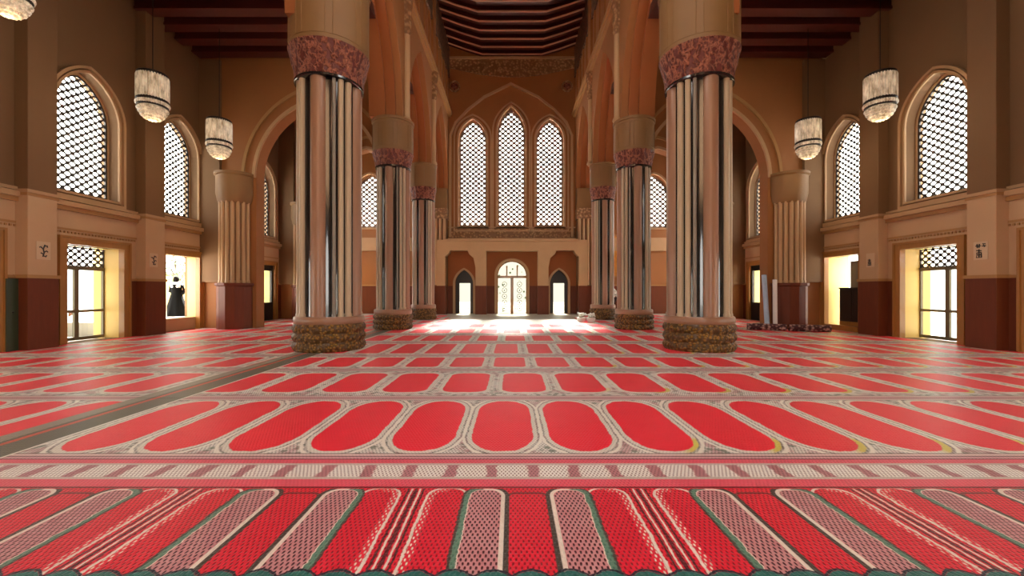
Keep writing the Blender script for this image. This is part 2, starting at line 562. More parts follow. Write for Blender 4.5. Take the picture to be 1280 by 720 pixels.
def grow(poly, d):
    """scale an outline about its middle so that it is d wider on every side"""
    xs = [p[0] for p in poly]; zs = [p[1] for p in poly]
    c = ((min(xs) + max(xs)) / 2, (min(zs) + max(zs)) / 2)
    fx = 1 + 2 * d / (max(xs) - min(xs)); fz = 1 + 2 * d / (max(zs) - min(zs))
    return [(c[0] + (p[0] - c[0]) * fx, c[1] + (p[1] - c[1]) * fz) for p in poly]

# ================================================================== STRUCTURE
XW = 12.86          # aisle wall face
YB = 28.6           # far wall face
Y0 = -9.0           # rear end of the hall
BAYS = [-7.2, -4.0, -0.8, 2.4, 5.6, 9.3, 12.62, 16.05, 19.0, 21.55, 24.5, 27.0]   # window centres
def door_span(c):
    if abs(c - 12.62) < .01: return (11.94, 13.73)
    if abs(c - 16.05) < .01: return (15.35, 17.05)
    if abs(c - 9.3) < .01: return (8.45, 10.3)
    return (c - .9, c + .9)

fl = struct(MB().box(-40, 40, -30, 60, -.5, -.02).build('floor', M['terrace']))
fl.name = 'ground'
fl2 = struct(MB().box(-13.4, 13.4, Y0, 29.3, -.018, .0).build('floor', M['marble_floor']))

WIN = []
DOORS = []
for sgn, side in ((-1, 'left'), (1, 'right')):
    holes = []
    for c in BAYS:
        if c > 10: holes.append(arch(c, .95, 4.44, 6.85, 8.15))
        a, b = door_span(c)
        holes.append(rect(a, b, .012, 2.93))
    xa, xb = sgn * XW, sgn * (XW + .55)
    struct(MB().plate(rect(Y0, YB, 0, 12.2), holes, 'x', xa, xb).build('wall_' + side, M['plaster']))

    lowh = []
    for c in BAYS:
        a, b = door_span(c); lowh.append(rect(a - .02, b + .02, -.1, 2.95))
    segs = []; prev = Y0
    pts = [(Y0, 3.9), (Y0, 0)]
    for c in BAYS:
        a, b = door_span(c); pts += [(a - .02, 0), (a - .02, 2.95), (b + .02, 2.95), (b + .02, 0)]
    pts += [(YB, 0), (YB, 3.9)]
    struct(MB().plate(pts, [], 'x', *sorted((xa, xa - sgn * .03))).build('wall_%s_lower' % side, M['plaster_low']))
    # cornice, dentils and lower mouldings along the wall
    for j, (z0, z1, pr, mt) in enumerate(((4.16, 4.24, .10, 'trim'), (3.98, 4.12, .20, 'trim'), (3.86, 3.98, .12, 'trim_gold'), (3.30, 3.36, .06, 'trim_gold'))):
        struct(MB().box(*(sorted((xa, xa - sgn * pr))), Y0, YB, z0, z1).build('trim_%d' % (j + 1 + (10 if sgn > 0 else 0)), M[mt]))
    dm = MB()
    y = 8.0
    while y < 17.0:
        dm.box(*(sorted((xa, xa - sgn * .06))), y, y + .05, 3.215, 3.27); y += .1
    struct(dm.build('trim_%d' % (5 + (10 if sgn > 0 else 0)), M['trim_gold']))

    # wainscot between the openings
    wm = MB(); cap = MB()
    edges = [Y0]
    for c in BAYS:
        a, b = door_span(c); edges += [a - .24, b + .24]
    edges.append(YB)
    for i in range(0, len(edges), 2):
        wm.box(*(sorted((xa, xa - sgn * .06))), edges[i], edges[i + 1], 0, 1.88)
        cap.box(*(sorted((xa, xa - sgn * .10))), edges[i], edges[i + 1], 1.88, 1.96)
    struct(wm.build('baseboard_' + side, M['wainscot']))
    struct(cap.build('trim_%d' % (6 + (10 if sgn > 0 else 0)), M['trim_gold']))

    # window units
    for k, c in enumerate(BAYS):
        if c < 10: continue
        out = arch(c, .95, 4.44, 6.85, 8.15)
        n = len(WIN) + 1
        e = empty('window_%d' % n, (xa + sgn * .34, c, 4.44)); struct(e)
        WIN.append(e)
        inner = arch(0, .90, .05, 2.41, 3.64)
        fr = MB().plate(arch(0, .95, 0, 2.41, 3.71), [inner], 'x', -.05, .06).build('window_frame', M['trim'], e)
        near = 8 < c < 23
        if near:
            lattice(inner, 'x', 0.0, .215, .046, .062, ang=38).build('lattice_grille', M['lattice'], e)
            MB().plate(inner, [], 'x', .05 * sgn + .02, .05 * sgn + .03).build('glass_pane', M['glass'], e)
        o1 = grow(out, .04)
        for (g0, g1, pr, mt) in ((.0, .07, .06, 'trim'), (.12, .20, .10, 'trim')):
            mb = MB().plate(grow(out, g1), [grow(out, g0) if g0 else out], 'x', *(sorted((xa + sgn * .002, xa - sgn * pr))))
            mb.build('window_moulding', M[mt], e, off=(-(xa + sgn * .34), -c, -4.44))
        portal('window_light', (xa + sgn * .60, c, 6.1), (0, sgn * PI / 2, 0), 3.6, 1.9)

    # door surrounds
    for k, c in enumerate(BAYS):
        a, b = door_span(c)
        n = len(DOORS) + 1
        e = empty('door_%d' % n, (xa, (a + b) / 2, 0)); struct(e); DOORS.append((e, side, c, a, b))
        off = (-xa, -(a + b) / 2, 0)
        U = lambda p0, p1, z0, z1: [(p0, z0), (p0, z1 - 0), (p1, z1), (p1, z0)]
        def uframe(w0, w1, d0, d1, mt, nm):
            o = [(a - w1, .012), (a - w0, .012), (a - w0, 2.93 + w0), (b + w0, 2.93 + w0), (b + w0, .012), (b + w1, .012), (b + w1, 2.93 + w1), (a - w1, 2.93 + w1)]
            MB().plate(o, [], 'x', *(sorted((xa - sgn * d0, xa - sgn * d1)))).build(nm, M[mt], e, off=off)
        uframe(-.02, .15, -.10, .08, 'frame_wood', 'door_frame')
        uframe(.15, .21, .0, .12, 'frame_wood', 'frame_moulding')
        # reveal linings run outwards behind the wall
        rv = 'reveal'
        x2 = xa + sgn * (.95 if abs(c - 16.05) > .01 or sgn > 0 else .45)
        for (ya, yb) in ((a - .10, a + .004), (b - .004, b + .10)):
            MB().box(*(sorted((xa + sgn * .10, x2))), ya, yb, -.01, 2.93).build('reveal_lining', M[rv], e, off=off)
        MB().box(*(sorted((xa + sgn * .10, x2))), a - .1, b + .1, 2.93, 3.03).build('reveal_lining', M['reveal_cream'], e, off=off)
        portal('doorway_light', (xa + sgn * 1.0, (a + b) / 2, 1.45), (0, sgn * PI / 2, 0), 2.8, b - a)

# ---- pilasters on the aisle walls
PIL = [(7.1, 7.8), (10.74, 11.44), (14.2, 14.98), (20.0, 20.6), (25.6, 26.2)]
tn = 30
for sgn in (-1, 1):
    for (a, b) in PIL:
        x0 = sgn * XW; x1 = sgn * (XW - .36)
        e = empty('wall_pilaster', (x0, (a + b) / 2, 0)); struct(e)
        off = (-x0, -(a + b) / 2, 0)
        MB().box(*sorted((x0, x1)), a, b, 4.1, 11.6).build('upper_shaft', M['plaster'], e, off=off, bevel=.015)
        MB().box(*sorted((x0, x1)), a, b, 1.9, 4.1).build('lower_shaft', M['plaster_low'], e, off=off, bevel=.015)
        MB().box(*sorted((x0, x1 - sgn * .02)), a - .02, b + .02, 0, 1.88).build('wainscot', M['wainscot'], e, off=off)
        MB().box(*sorted((x0, x1 - sgn * .05)), a - .05, b + .05, 1.88, 1.97).build('wainscot_cap', M['trim_gold'], e, off=off)
        MB().box(*sorted((x0, x1 - sgn * .05)), a - .05, b + .05, 4.10, 4.18).build('band', M['trim'], e, off=off)
        MB().box(*sorted((x0, x1 - sgn * .02)), a - .03, b + .03, 4.02, 4.10).build('lower_band', M['trim_gold'], e, off=off)

# ---- far wall
nave_w = [(-1.02 - 1.60, .0), (0, 0)]
def winpoly(cx, half, z0, zs, za): return arch(cx, half, z0, zs, za)
FW = [(-2.70, .95, 6.0, 11.9, 13.35), (-.05, .95, 6.0, 12.4, 14.2), (2.60, .95, 6.0, 11.9, 13.35)]
AW = [(-9.7, 1.1, 5.9, 8.2, 9.6), (9.7, 1.1, 5.9, 8.2, 9.6)]
holes = [arch(*w) for w in FW] + [arch(*w) for w in AW]
holes += [arch(-3.28, .62, .012, 2.0, 3.0), arch(3.22, .62, .012, 2.0, 3.0), arch(0, 1.05, .012, 2.6, 3.65)]
struct(MB().plate(rect(-13.41, 13.41, 0, 19.2), holes, 'y', YB, YB + .6).build('wall_back', M['stone']))
for k, w in enumerate(FW + AW):
    cx, hf, z0, zs, za = w
    e = empty('window_%d' % (len(WIN) + 1), (cx, YB + .3, z0)); struct(e); WIN.append(e)
    inner = arch(0, hf - .05, .05, zs - z0, za - z0 - .08)
    MB().plate(arch(0, hf, 0, zs - z0, za - z0), [inner], 'y', -.05, .08).build('window_frame', M['trim'], e)
    lattice(inner, 'y', 0.0, .33, .10, .125, ang=40, border=.07).build('lattice_grille', M['lattice_pale'], e)
    MB().plate(inner, [], 'y', .09, .10).build('glass_pane', M['glass'], e)
    out = arch(*w)
    for (g0, g1, pr) in ((.0, .12, .12), (.26, .36, .08)):
        if k > 2 and g0: continue
        MB().plate(grow(out, g1), [grow(out, g0) if g0 else out], 'y', YB - pr, YB + .002).build('window_moulding', M['trim'], e, off=(-cx, -(YB + .3), -z0))
    portal('window_light', (cx, YB + .62, (z0 + za) / 2), (-PI / 2, 0, 0), 2 * hf, za - z0)

# pointed hood moulding round the three windows
def strip(pts, w, plane, a, b):
    mb = MB()
    for i in range(len(pts) - 1):
        p, q = Vector(pts[i]), Vector(pts[i + 1]); d = (q - p).normalized(); nrm = Vector((-d.y, d.x)) * w / 2
        p2 = p - d * w * .3; q2 = q + d * w * .3
        mb.plate([tuple(p2 + nrm), tuple(p2 - nrm), tuple(q2 - nrm), tuple(q2 + nrm)], [], plane, a - i * .0007, b)
    return mb
hood = [(-4.25, 5.3), (-4.22, 12.2), (-3.85, 13.1), (-3.0, 14.0), (-1.9, 14.85), (-.08, 15.75)]
hood = hood + [(-p[0] - .12, p[1]) for p in reversed(hood[:-1])]
struct(strip(hood, .15, 'y', YB - .16, YB).build('trim_31', M['trim']))
struct(MB().box(-4.4, 4.4, YB - .2, YB, 17.42, 17.58).build('trim_32', M['trim']))
seg = [(-4.35, 17.42), (-4.35, 16.85)] + [(-4.2 + 8.4 * i / 14, 16.85 - .62 * math.sin(PI * i / 14)) for i in range(0, 15)] + [(4.35, 16.85), (4.35, 17.42)]
struct(MB().plate(seg, [], 'y', YB - .12, YB).build('trim_33', M['carved_ochre']))
struct(MB().box(-4.3, 4.3, YB - .05, YB, 5.2, 5.85).build('trim_34', M['carved_ochre']))
for j, (z0, z1, pr) in enumerate(((5.02, 5.16, .28), (5.88, 5.95, .12))):
    struct(MB().box(-4.35, 4.35, YB - pr, YB, z0, z1).build('trim_%d' % (35 + j), M['trim']))
for i, X in enumerate((-3.95, 3.78)):
    e = empty('wall_rosette', (X, YB, 15.6)); tag(e, 'round carved wall rosette high on the far wall, ' + ('left' if X < 0 else 'right') + ' of the pointed hood', 'rosette', 'carved rosettes on the far wall')
    mb = MB(); mb.tube([(.34 * math.cos(a * PI / 12), -.06, .34 * math.sin(a * PI / 12)) for a in range(0, 25)], .06, 6)
    mb.build('ring', M['carved_ochre'], e, smooth=True)
    mb = MB()
    for a in range(8):
        mb.ball((.17 * math.cos(a * PI / 4), -.05, .17 * math.sin(a * PI / 4)), .085, 8, (1, .5, 1))
    mb.ball((0, -.07, 0), .09, 8)
    mb.build('petals', M['carved_red'], e, smooth=True)

# porch screen in front of the far wall (lower storey)
yp0, yp1 = YB - 1.0, YB - .35
sidebay = lambda s: [(s * 4.45, .0), (s * 2.42, .0), (s * 2.42, 3.1), (s * 2.55, 3.75), (s * 2.85, 4.0), (s * 2.95, 4.25), (s * 4.1, 4.25), (s * 4.2, 4.05), (s * 4.45, 3.85)]
outer = [(-5.0, 0), (-4.45, 0), (-4.45, 3.85), (-4.2, 4.05), (-4.1, 4.25), (-2.95, 4.25), (-2.85, 4.0), (-2.55, 3.75), (-2.42, 3.1), (-2.42, 0),
         (-1.72, 0), (-1.72, 4.22), (1.72, 4.22), (1.72, 0), (2.42, 0), (2.42, 3.1), (2.55, 3.75), (2.85, 4.0), (2.95, 4.25), (4.1, 4.25), (4.2, 4.05), (4.45, 3.85), (4.45, 0), (5.0, 0), (5.0, 4.95), (-5.0, 4.95)]
struct(MB().plate(outer, [], 'y', yp0, yp1).build('wall_porch', M['trim']))
struct(MB().box(-4.4, 4.4, yp1, YB, 4.3, 4.95).build('ceiling_porch', M['stone']))
struct(MB().box(-4.4, 4.4, yp0 - .12, yp0 + .02, 4.86, 5.0).build('trim_37', M['trim']))
wm = MB()
for (a, b) in ((-2.44, -1.70), (1.70, 2.44), (-5.02, -4.43), (4.43, 5.02)):
    wm.box(a, b, yp0 - .03, yp1 + .03, .0, 1.9)
struct(wm.build('baseboard_porch', M['wainscot']))
# brown inner faces of the porch
struct(MB().plate(rect(-4.4, 4.4, 0, 4.3), [arch(-3.28, .62, .012, 2.0, 3.0), arch(3.22, .62, .012, 2.0, 3.0), arch(0, 1.05, .012, 2.6, 3.65)], 'y', YB - .05, YB).build('wall_porch_inner', M['stone_deep']))
wm = MB()
for (a, b) in ((-4.4, -4.05), (-2.55, -1.15), (1.15, 2.45), (3.98, 4.4)):
    wm.box(a, b, YB - .12, YB - .02, 0, 1.9)
wm.box(-12.8, -5.0, YB - .08, YB, 0, 1.9); wm.box(5.0, 12.8, YB - .08, YB, 0, 1.9)
struct(wm.build('baseboard_back', M['wainscot']))
struct(MB().box(-12.8, -5.0, YB - .14, YB, 4.3, 5.2).box(5.0, 12.8, YB - .14, YB, 4.3, 5.2).build('trim_38', M['trim']))
struct(MB().box(-12.8, -5.0, YB - .10, YB, 1.9, 1.98).box(5.0, 12.8, YB - .10, YB, 1.9, 1.98).build('trim_39', M['trim_gold']))

def far_door(cx, half, zs, za, n, kind):
    e = empty('door_%d' % n, (cx, YB + .25, 0)); struct(e)
    out = arch(0, half, .012, zs, za)
    MB().plate(grow(out, .14), [out], 'y', -.42, -.25).build('door_moulding', M['trim'], e)
    if kind == 'side':
        MB().plate(out, [rect(-.36, .40, .02, 2.1)], 'y', -.05, .05).build('door_leaf', M['black_box'], e)
        MB().plate(rect(-.36, .40, .02, 2.1), [], 'y', .0, .01).build('glass_pane', M['frost'], e)
    else:
        zz = 2.45
        inn = arch(0, half - .08, .02, zs, za - .12)
        mb = MB().plate(out, [inn], 'y', -.06, .06)
        mb.box(-half + .08, half - .08, -.05, .05, zz, zz + .16)
        mb.box(-.10, .10, -.05, .05, .02, zz)
        for x in (-.36, .36): mb.box(x - .05, x + .05, -.045, .045, zz, za - .35)
        mb.build('door_leaf', M['frame_wood'], e)
        # ironwork scrolls in each leaf
        sm = MB()
        for s in (-1, 1):
            for q in range(5):
                zc = .35 + q * .42
                sm.tube([(s * .52 + .16 * math.cos(a * PI / 6), -.03, zc + .17 * math.sin(a * PI / 6)) for a in range(13)], .018, 5)
                sm.ball((s * .52, -.03, zc), .05, 6)
        sm.build('scroll_ironwork', M['mullion'], e)
        MB().plate(inn, [], 'y', .0, .01).build('glass_pane', M['frost'], e)
    portal('doorway_light', (cx, YB + .65, za / 2), (-PI / 2, 0, 0), 2 * half, za)
far_door(-3.28, .62, 2.0, 3.0, 40, 'side'); far_door(3.22, .62, 2.0, 3.0, 41, 'side'); far_door(0, 1.05, 2.6, 3.65, 42, 'main')

# ---- nave arcade walls
SPR = 8.4
COLS = [  # y, shaft radius, base_r, cap z0, cap z1, impost r, impost top
    (11.1, .83, .885, 6.98, 7.74, .985, 9.6),
    (17.0, .685, .76, 6.54, 7.10, .80, 8.4),
    (22.8, .61, .69, 6.50, 7.12, .70, 8.4)]
for sgn, side in ((-1, 'left'), (1, 'right')):
    def ah(c, half, za): return arch(c, half, 5.0, SPR, za, 16)
    # bottom outline with the arches cut in from below
    def under(extra):
        spans = [(-9.0, -.7), (.7, 10.25), (11.9, 16.3), (17.7, 22.15), (23.45, 28.0)]
        pts = [(Y0, SPR)]
        pts = []
        for (a, b) in spans:
            a2, b2 = a - extra, b + extra
            if a == -9.0: a2 = Y0 + .01
            c = (a2 + b2) / 2; hf = (b2 - a2) / 2
            apex = (12.75 if hf < 3 else 15.8) + extra * .9
            ar = arch(c, hf, SPR, SPR, apex, 14)[2:]          # right spring .. left spring
            pts += list(reversed(ar))
        return [(Y0, SPR)] + pts + [(YB, SPR), (YB, 19.2), (Y0, 19.2)]
    xs = [(5.60, 4.98, 0.0, 'stone_deep'), (4.98, 4.62, .16, 'stone_deep'), (4.62, 4.36, .30, 'stone')]
    for j, (xo, xi, ex, mt) in enumerate(xs):
        nm = 'wall_nave_' + side if j == 0 else 'wall_nave_%s_order_%d' % (side, j)
        struct(MB().plate(under(ex), [], 'x', *sorted((sgn * xo, sgn * xi))).build(nm, M[mt]))
    # cornice, frieze and wall shafts on the nave face
    xi = 4.36
    struct(MB().box(*sorted((sgn * xi, sgn * (xi - .16))), Y0, YB, 13.5, 13.62).box(*sorted((sgn * xi, sgn * (xi - .26))), Y0, YB, 13.62, 13.78).build('trim_%d' % (50 + sgn), M['trim_gold']))
    struct(MB().box(*sorted((sgn * xi, sgn * (xi - .08))), Y0, YB, 16.2, 18.2).build('trim_%d' % (60 + sgn), M['carved_dark']))
    for k, y in enumerate((11.1, 17.0, 22.8)):
        e = empty('wall_shaft', (sgn * xi, y, SPR)); struct(e)
        MB().lathe([(.13, .25), (.13, 3.6)], 16, (-sgn * .06, 0)).build('shaft', M['trim'], e, smooth=True)
        MB().lathe([(.14, 0), (.2, .1), (.14, .25)], 16, (-sgn * .06, 0)).build('shaft_base', M['trim'], e, smooth=True)
        mb = MB()
        mb.lathe([(.13, 3.6), (.18, 3.7), (.15, 3.85), (.2, 4.1), (.15, 4.25), (.17, 4.5), (.22, 4.7), (.24, 5.1)], 16, (-sgn * .06, 0), fn=lambda r, z, a, kk: r * (1 + .08 * math.cos(6 * a)))
        mb.build('carved_bracket', M['carved_ochre'], e, smooth=True)
        mb = MB().box(-.12, .12, -.35, .35, 5.38, 9.6)
        mb.build('upper_strip', M['stone'], e)
    # slim upright panels above the cornice
    mb = MB()
    y = 12.4
    while y < 28:
        mb.box(*sorted((sgn * xi, sgn * (xi - .07))), y, y + .22, 13.78, 16.2); y += 1.16
    struct(mb.build('trim_%d' % (70 + sgn), M['stone']))
    # responds at the far wall
    e = empty('wall_respond', (sgn * 4.95, 28.25, 0)); struct(e)
    MB().box(-.55, .55, -.35, .34, 1.9, 7.0).build('shaft', M['plaster'], e, bevel=.05)
    mb = MB()
    for i in range(4): mb.lathe([(.09, 1.95), (.09, 6.4)], 12, (-.42 + i * .28, -.36))
    mb.build('fluting', M['trim'], e, smooth=True)
    MB().box(-.6, .6, -.45, .34, 6.4, 7.1).build('capital', M['carved_ochre'], e)
    MB().box(-.58, .58, -.40, .34, 7.1, 8.45).build('impost', M['impost'], e)
    MB().box(-.57, .57, -.42, .34, 0, 1.9).build('pedestal', M['wainscot'], e)

# ---- transverse aisle arches with fluted piers
for sgn, side in ((-1, 'left'), (1, 'right')):
    for j, yt in enumerate((17.25, 23.05)):
        out = arch(8.05, 2.55, .012, 6.25, 9.4, 16)
        outer = [(5.2, SPR - .1)] + [] 
        A = arch(8.05, 2.55, 6.25, 6.25, 9.4, 16)[2:]
        poly = [(5.55, 6.25)] if False else []
        poly = [(13.0, 0), (10.60, 0)] + A + [(5.5, 6.25)] + [(5.45, 6.25), (5.45, 11.5), (13.0, 11.5)]
        poly = [(sgn * p[0], p[1]) for p in poly]
        if False: pass
        struct(MB().plate(poly, [], 'y', yt, yt + .55).build('wall_transverse_%s_%d' % (side, j + 1), M['stone']))
        # arch mouldings
        def hoodring(half0, half1, za0, za1, y0, y1, mt, nm):
            a0 = arch(8.05, half0, 6.25, 6.25, za0, 16)[2:]; a1 = arch(8.05, half1, 6.25, 6.25, za1, 16)[2:]
            pts = a0 + list(reversed(a1)); pts = [(sgn * p[0], p[1]) for p in pts]
            struct(MB().plate(pts, [], 'y', y0, y1).build(nm, M[mt]))
        b = 80 + j * 10 + (5 if sgn > 0 else 0)
        hoodring(2.56, 2.68, 9.42, 9.56, yt - .10, yt, 'trim', 'trim_%d' % b)
        hoodring(3.02, 3.14, 9.98, 10.12, yt - .08, yt, 'trim_gold', 'trim_%d' % (b + 1))
        # pier
        e = empty('fluted_pier', (sgn * 11.42, yt - .02, .014))
        lab = {(-1, 0): 'cream fluted pier on brown pedestal at left wall, by the opening with the black-clad figure',
               (1, 0): 'cream fluted pier on brown pedestal at right wall, behind the rolled kilims',
               (-1, 1): 'fluted pier seen through the left aisle arch',
               (1, 1): 'fluted pier seen through the right aisle arch'}[(sgn, j)]
        tag(e, lab, 'pier', 'fluted piers of the aisle arches')
        MB().lathe([(.68, .0), (.68, 1.72), (.74, 1.76), (.74, 1.86)], 8, a0=-PI - PI / 8, a1=PI / 8).build('pedestal', M['wainscot'], e)
        MB().lathe([(.54, 1.86), (.54, 5.2)], 24, a0=-PI, a1=0).build('core', M['plaster'], e, smooth=True)
        mb = MB()
        for q in range(9):
            a = -PI + PI * (q + .5) / 9
            mb.lathe([(.09, 1.86), (.09, 1.95), (.075, 1.98), (.075, 5.1), (.09, 5.15)], 12, (.54 * math.cos(a), .54 * math.sin(a)))
        mb.build('flutes', M['cream_marble'] if False else M['trim'], e, smooth=True)
        MB().lathe([(.60, 5.1), (.66, 5.22), (.71, 5.5), (.71, 6.2), (.77, 6.25), (.77, 6.34)], 24, a0=-PI, a1=0).build('impost', M['impost'], e, smooth=True)
        mb = MB().box(*sorted((sgn * .60, sgn * 1.5)), -.14, .0, 1.9, 11.05)
        mb.build('wall_strip', M['plaster'], e)

# ---- ceilings
struct(MB().box(-13.4, -5.0, Y0, YB, 11.55, 11.9).build('ceiling_left', M['beam_dark']))
struct(MB().box(5.0, 13.4, Y0, YB, 11.55, 11.9).build('ceiling_right', M['beam_dark']))
prof = [(-5.6, 18.9), (-4.5, 18.75), (-3.2, 18.3), (-2.0, 17.95), (2.0, 17.95), (3.2, 18.3), (4.5, 18.75), (5.6, 18.9), (5.6, 19.4), (-5.6, 19.4)]
struct(MB().plate(prof, [], 'y', 7.0, YB + .6).build('ceiling', M['beam_dark']))
# unseen roof opening added above the camera to light the front carpet
RL = (-2.8, 2.8, -6.0, 2.0)
struct(MB().plate(rect(-5.6, 5.6, Y0, 7.0), [rect(*RL)], 'z', 18.75, 19.2).build('ceiling_front', M['beam_dark']))
portal('added_roof_light', (0, (RL[2] + RL[3]) / 2, 19.25), (0, 0, 0), RL[1] - RL[0], RL[3] - RL[2])
ORD = ['first', 'second', 'third', 'fourth', 'fifth', 'sixth', 'seventh', 'eighth', 'ninth', 'tenth', 'eleventh', 'twelfth']
# nave beams: bent dark beam with a pale lower edge
k = 0
y = 28.42
nb = None
while y > 18.5:
    if nb is None:
        e = empty('ceiling_beam', (0, y, 17.6)); nb = e
        pr = [(-4.45, 18.42), (-3.2, 17.98), (-2.0, 17.62), (2.0, 17.62), (3.2, 17.98), (4.45, 18.42), (4.45, 18.85), (3.2, 18.4), (2.0, 18.02), (-2.0, 18.02), (-3.2, 18.4), (-4.45, 18.85)]
        MB().plate([(p[0], p[1] - 17.6) for p in pr], [], 'y', -.11, .11).build('beam_body', M['beam'], e)
        pe = [(-4.45, 18.40), (-3.2, 17.96), (-2.0, 17.60), (2.0, 17.60), (3.2, 17.96), (4.45, 18.40), (4.45, 18.49), (3.2, 18.05), (2.0, 17.69), (-2.0, 17.69), (-3.2, 18.05), (-4.45, 18.49)]
        MB().plate([(p[0], p[1] - 17.6) for p in pe], [], 'y', -.17, -.11).build('pale_edge', M['beam_edge'], e)
    else:
        e = copy_tree(nb); e.location = (0, y, 17.6)
    tag(e, 'dark red nave ceiling beam with pale lower edge, %s from the far wall' % ORD[k] if k < 12 else 'dark red nave ceiling beam', 'ceiling beam', 'bent beams of the nave ceiling')
    k += 1; y -= .87
# aisle beams
for sgn, side in ((-1, 'left'), (1, 'right')):
    k = 0; y = 16.85
    ab = None
    while y > 11.5:
        if ab is None:
            e = empty('ceiling_beam', (sgn * 9.2, y, 11.1)); ab = e
            MB().box(-3.6, 3.66, -.20, .20, 0, .45).build('beam_body', M['beam'], e)
            MB().box(-3.6, 3.66, -.24, -.20, .0, .09).build('moulding', M['beam'], e)
        else:
            e = copy_tree(ab); e.location = (sgn * 9.2, y, 11.1)
        tag(e, 'dark red timber beam across the %s aisle ceiling, %s in front of the aisle arch' % (side, ORD[k]), 'ceiling beam', 'timber beams of the %s aisle' % side)
        k += 1; y -= .85
    mb = MB(); y = 18.4
    while y < 28: mb.box(*sorted((sgn * 5.6, sgn * 12.86)), y, y + .3, 11.1, 11.55); y += .85
    struct(mb.build('ceiling_%s_far_beams' % side, M['beam']))

# ================================================================== COLUMNS
def lump(amp, n, rows, z0, z1):
    def fn(r, z, a, k):
        ph = (z - z0) / (z1 - z0) * rows
        off = 0 if int(ph) % 2 == 0 else PI / n
        return r + amp * abs(math.sin(PI * ph)) * (0.5 + 0.5 * abs(math.cos(n * a / 2 + off)))
    return fn
def make_column(sgn, spec, label):
    y, r, br, cz0, cz1, ir, it = spec
    e = empty('marble_column', (4.98 if sgn > 0 else -4.86, y, .014))
    tag(e, label, 'column', 'marble columns of the nave arcade')
    zb, zr = (.69, .88) if r > .8 else (.60, .80)
    # carved base
    n = 42
    prof = [(br * .97, 0.0)] + [(br * .97, zb * i / 18) for i in range(1, 18)] + [(br * .97, zb)]
    MB().lathe(prof, 168, fn=lump(.055, n, 3, 0, zb)).build('carved_base', M['carved_base'], e, smooth=True)
    MB().lathe([(br * .965, zb), (br * .985, zb + .03), (br * .985, zr - .04), (br * .95, zr)], 48).build('base_ring', M['tan_marble'], e, smooth=True)
    # shaft: black core, four broad rose ribs, slim colonettes between
    MB().lathe([(r * .86, zr), (r * .86, cz0 + .05)], 48).build('core', M['black_marble'], e, smooth=True)
    for q in range(4):
        a = q * PI / 2
        MB().lathe([(r * .245, zr), (r * .245, cz0 + .05)], 28, (r * .755 * math.cos(a), r * .755 * math.sin(a))).build('broad_rib', M['tan_marble'], e, smooth=True)
    nave = -sgn                                   # the side that faces the nave
    for front in (-1, 1):
        for side, tri in ((nave, ((31, 'grey_marble', .055, .90), (43.5, 'cream_marble', .083, .90), (59.5, 'cream_marble', .10, .885))),
                          (-nave, ((35, 'cream_marble', .095, .89), (50, 'cream_marble', .08, .90), (63, 'grey_marble', .055, .90)))):
            for t, mt, rr, rad in tri:
                th = math.radians(t); cx_ = r * rad * math.sin(th) * side; cy_ = r * rad * math.cos(th) * front
                MB().lathe([(r * rr * 1.25, zr), (r * rr * 1.25, zr + .06), (r * rr, zr + .09), (r * rr, cz0 - .08), (r * rr * 1.2, cz0 - .04), (r * rr * 1.2, cz0 + .04)], 12,
                           (cx_, cy_)).build('colonette', M[mt], e, smooth=True)
    MB().lathe([(r * .99, cz0 - .10), (r * 1.03, cz0 - .08), (r * 1.03, cz0 - .03), (r * .99, cz0 - .01)], 48).build('neck_ring', M['black_marble'], e, smooth=True)
    # capital
    pf = []
    for i in range(13):
        t = i / 12
        pf.append((r * 1.0 + (ir * 1.02 - r) * (t ** 1.4 if t < .92 else 1.0), cz0 + (cz1 - cz0) * t))
    MB().lathe([(r * 1.0, cz0 - .05), (r * 1.015, cz0 - .02)] + [(max(q[0], r * 1.015), q[1]) for q in pf], 120, fn=lambda rr, z, a, k: rr + (.02 * math.sin(18 * a + 9 * z) * math.sin(9 * z + 1) if 0 < k < 13 else 0)).build('carved_capital', M['carved_red'], e, smooth=True)
    MB().lathe([(ir * 1.0, cz1), (ir, it - .12), (ir * 1.05, it - .10), (ir * 1.05, it)], 8 if False else 48).build('impost', M['impost'], e, smooth=True)
    mb = MB()
    for q in range(8):
        for da in (-.30, .30):
            a = q * PI / 4 + da
            mb.lathe([(.014, cz1 + .12), (.014, it - .22)], 6, (ir * math.cos(a), ir * math.sin(a)))
    for zz in (cz1 + .12, it - .22):
        mb.lathe([(ir * .99, zz - .012), (ir * 1.012, zz - .008), (ir * 1.012, zz + .008), (ir * .99, zz + .012)], 48)
    mb.build('impost_beading', M['impost'], e, smooth=True)
    return e
pl = {(-1, 0): 'large striped marble column at front left with carved brown base', (1, 0): 'large striped marble column at front right with carved golden base',
      (-1, 1): 'striped marble column second from front in the left row', (1, 1): 'striped marble column second from front in the right row',
      (-1, 2): 'slim striped marble column farthest back in the left row', (1, 2): 'slim striped marble column farthest back in the right row'}
for sgn in (-1, 1):
    for j, sp in enumerate(COLS): make_column(sgn, sp, pl[(sgn, j)])

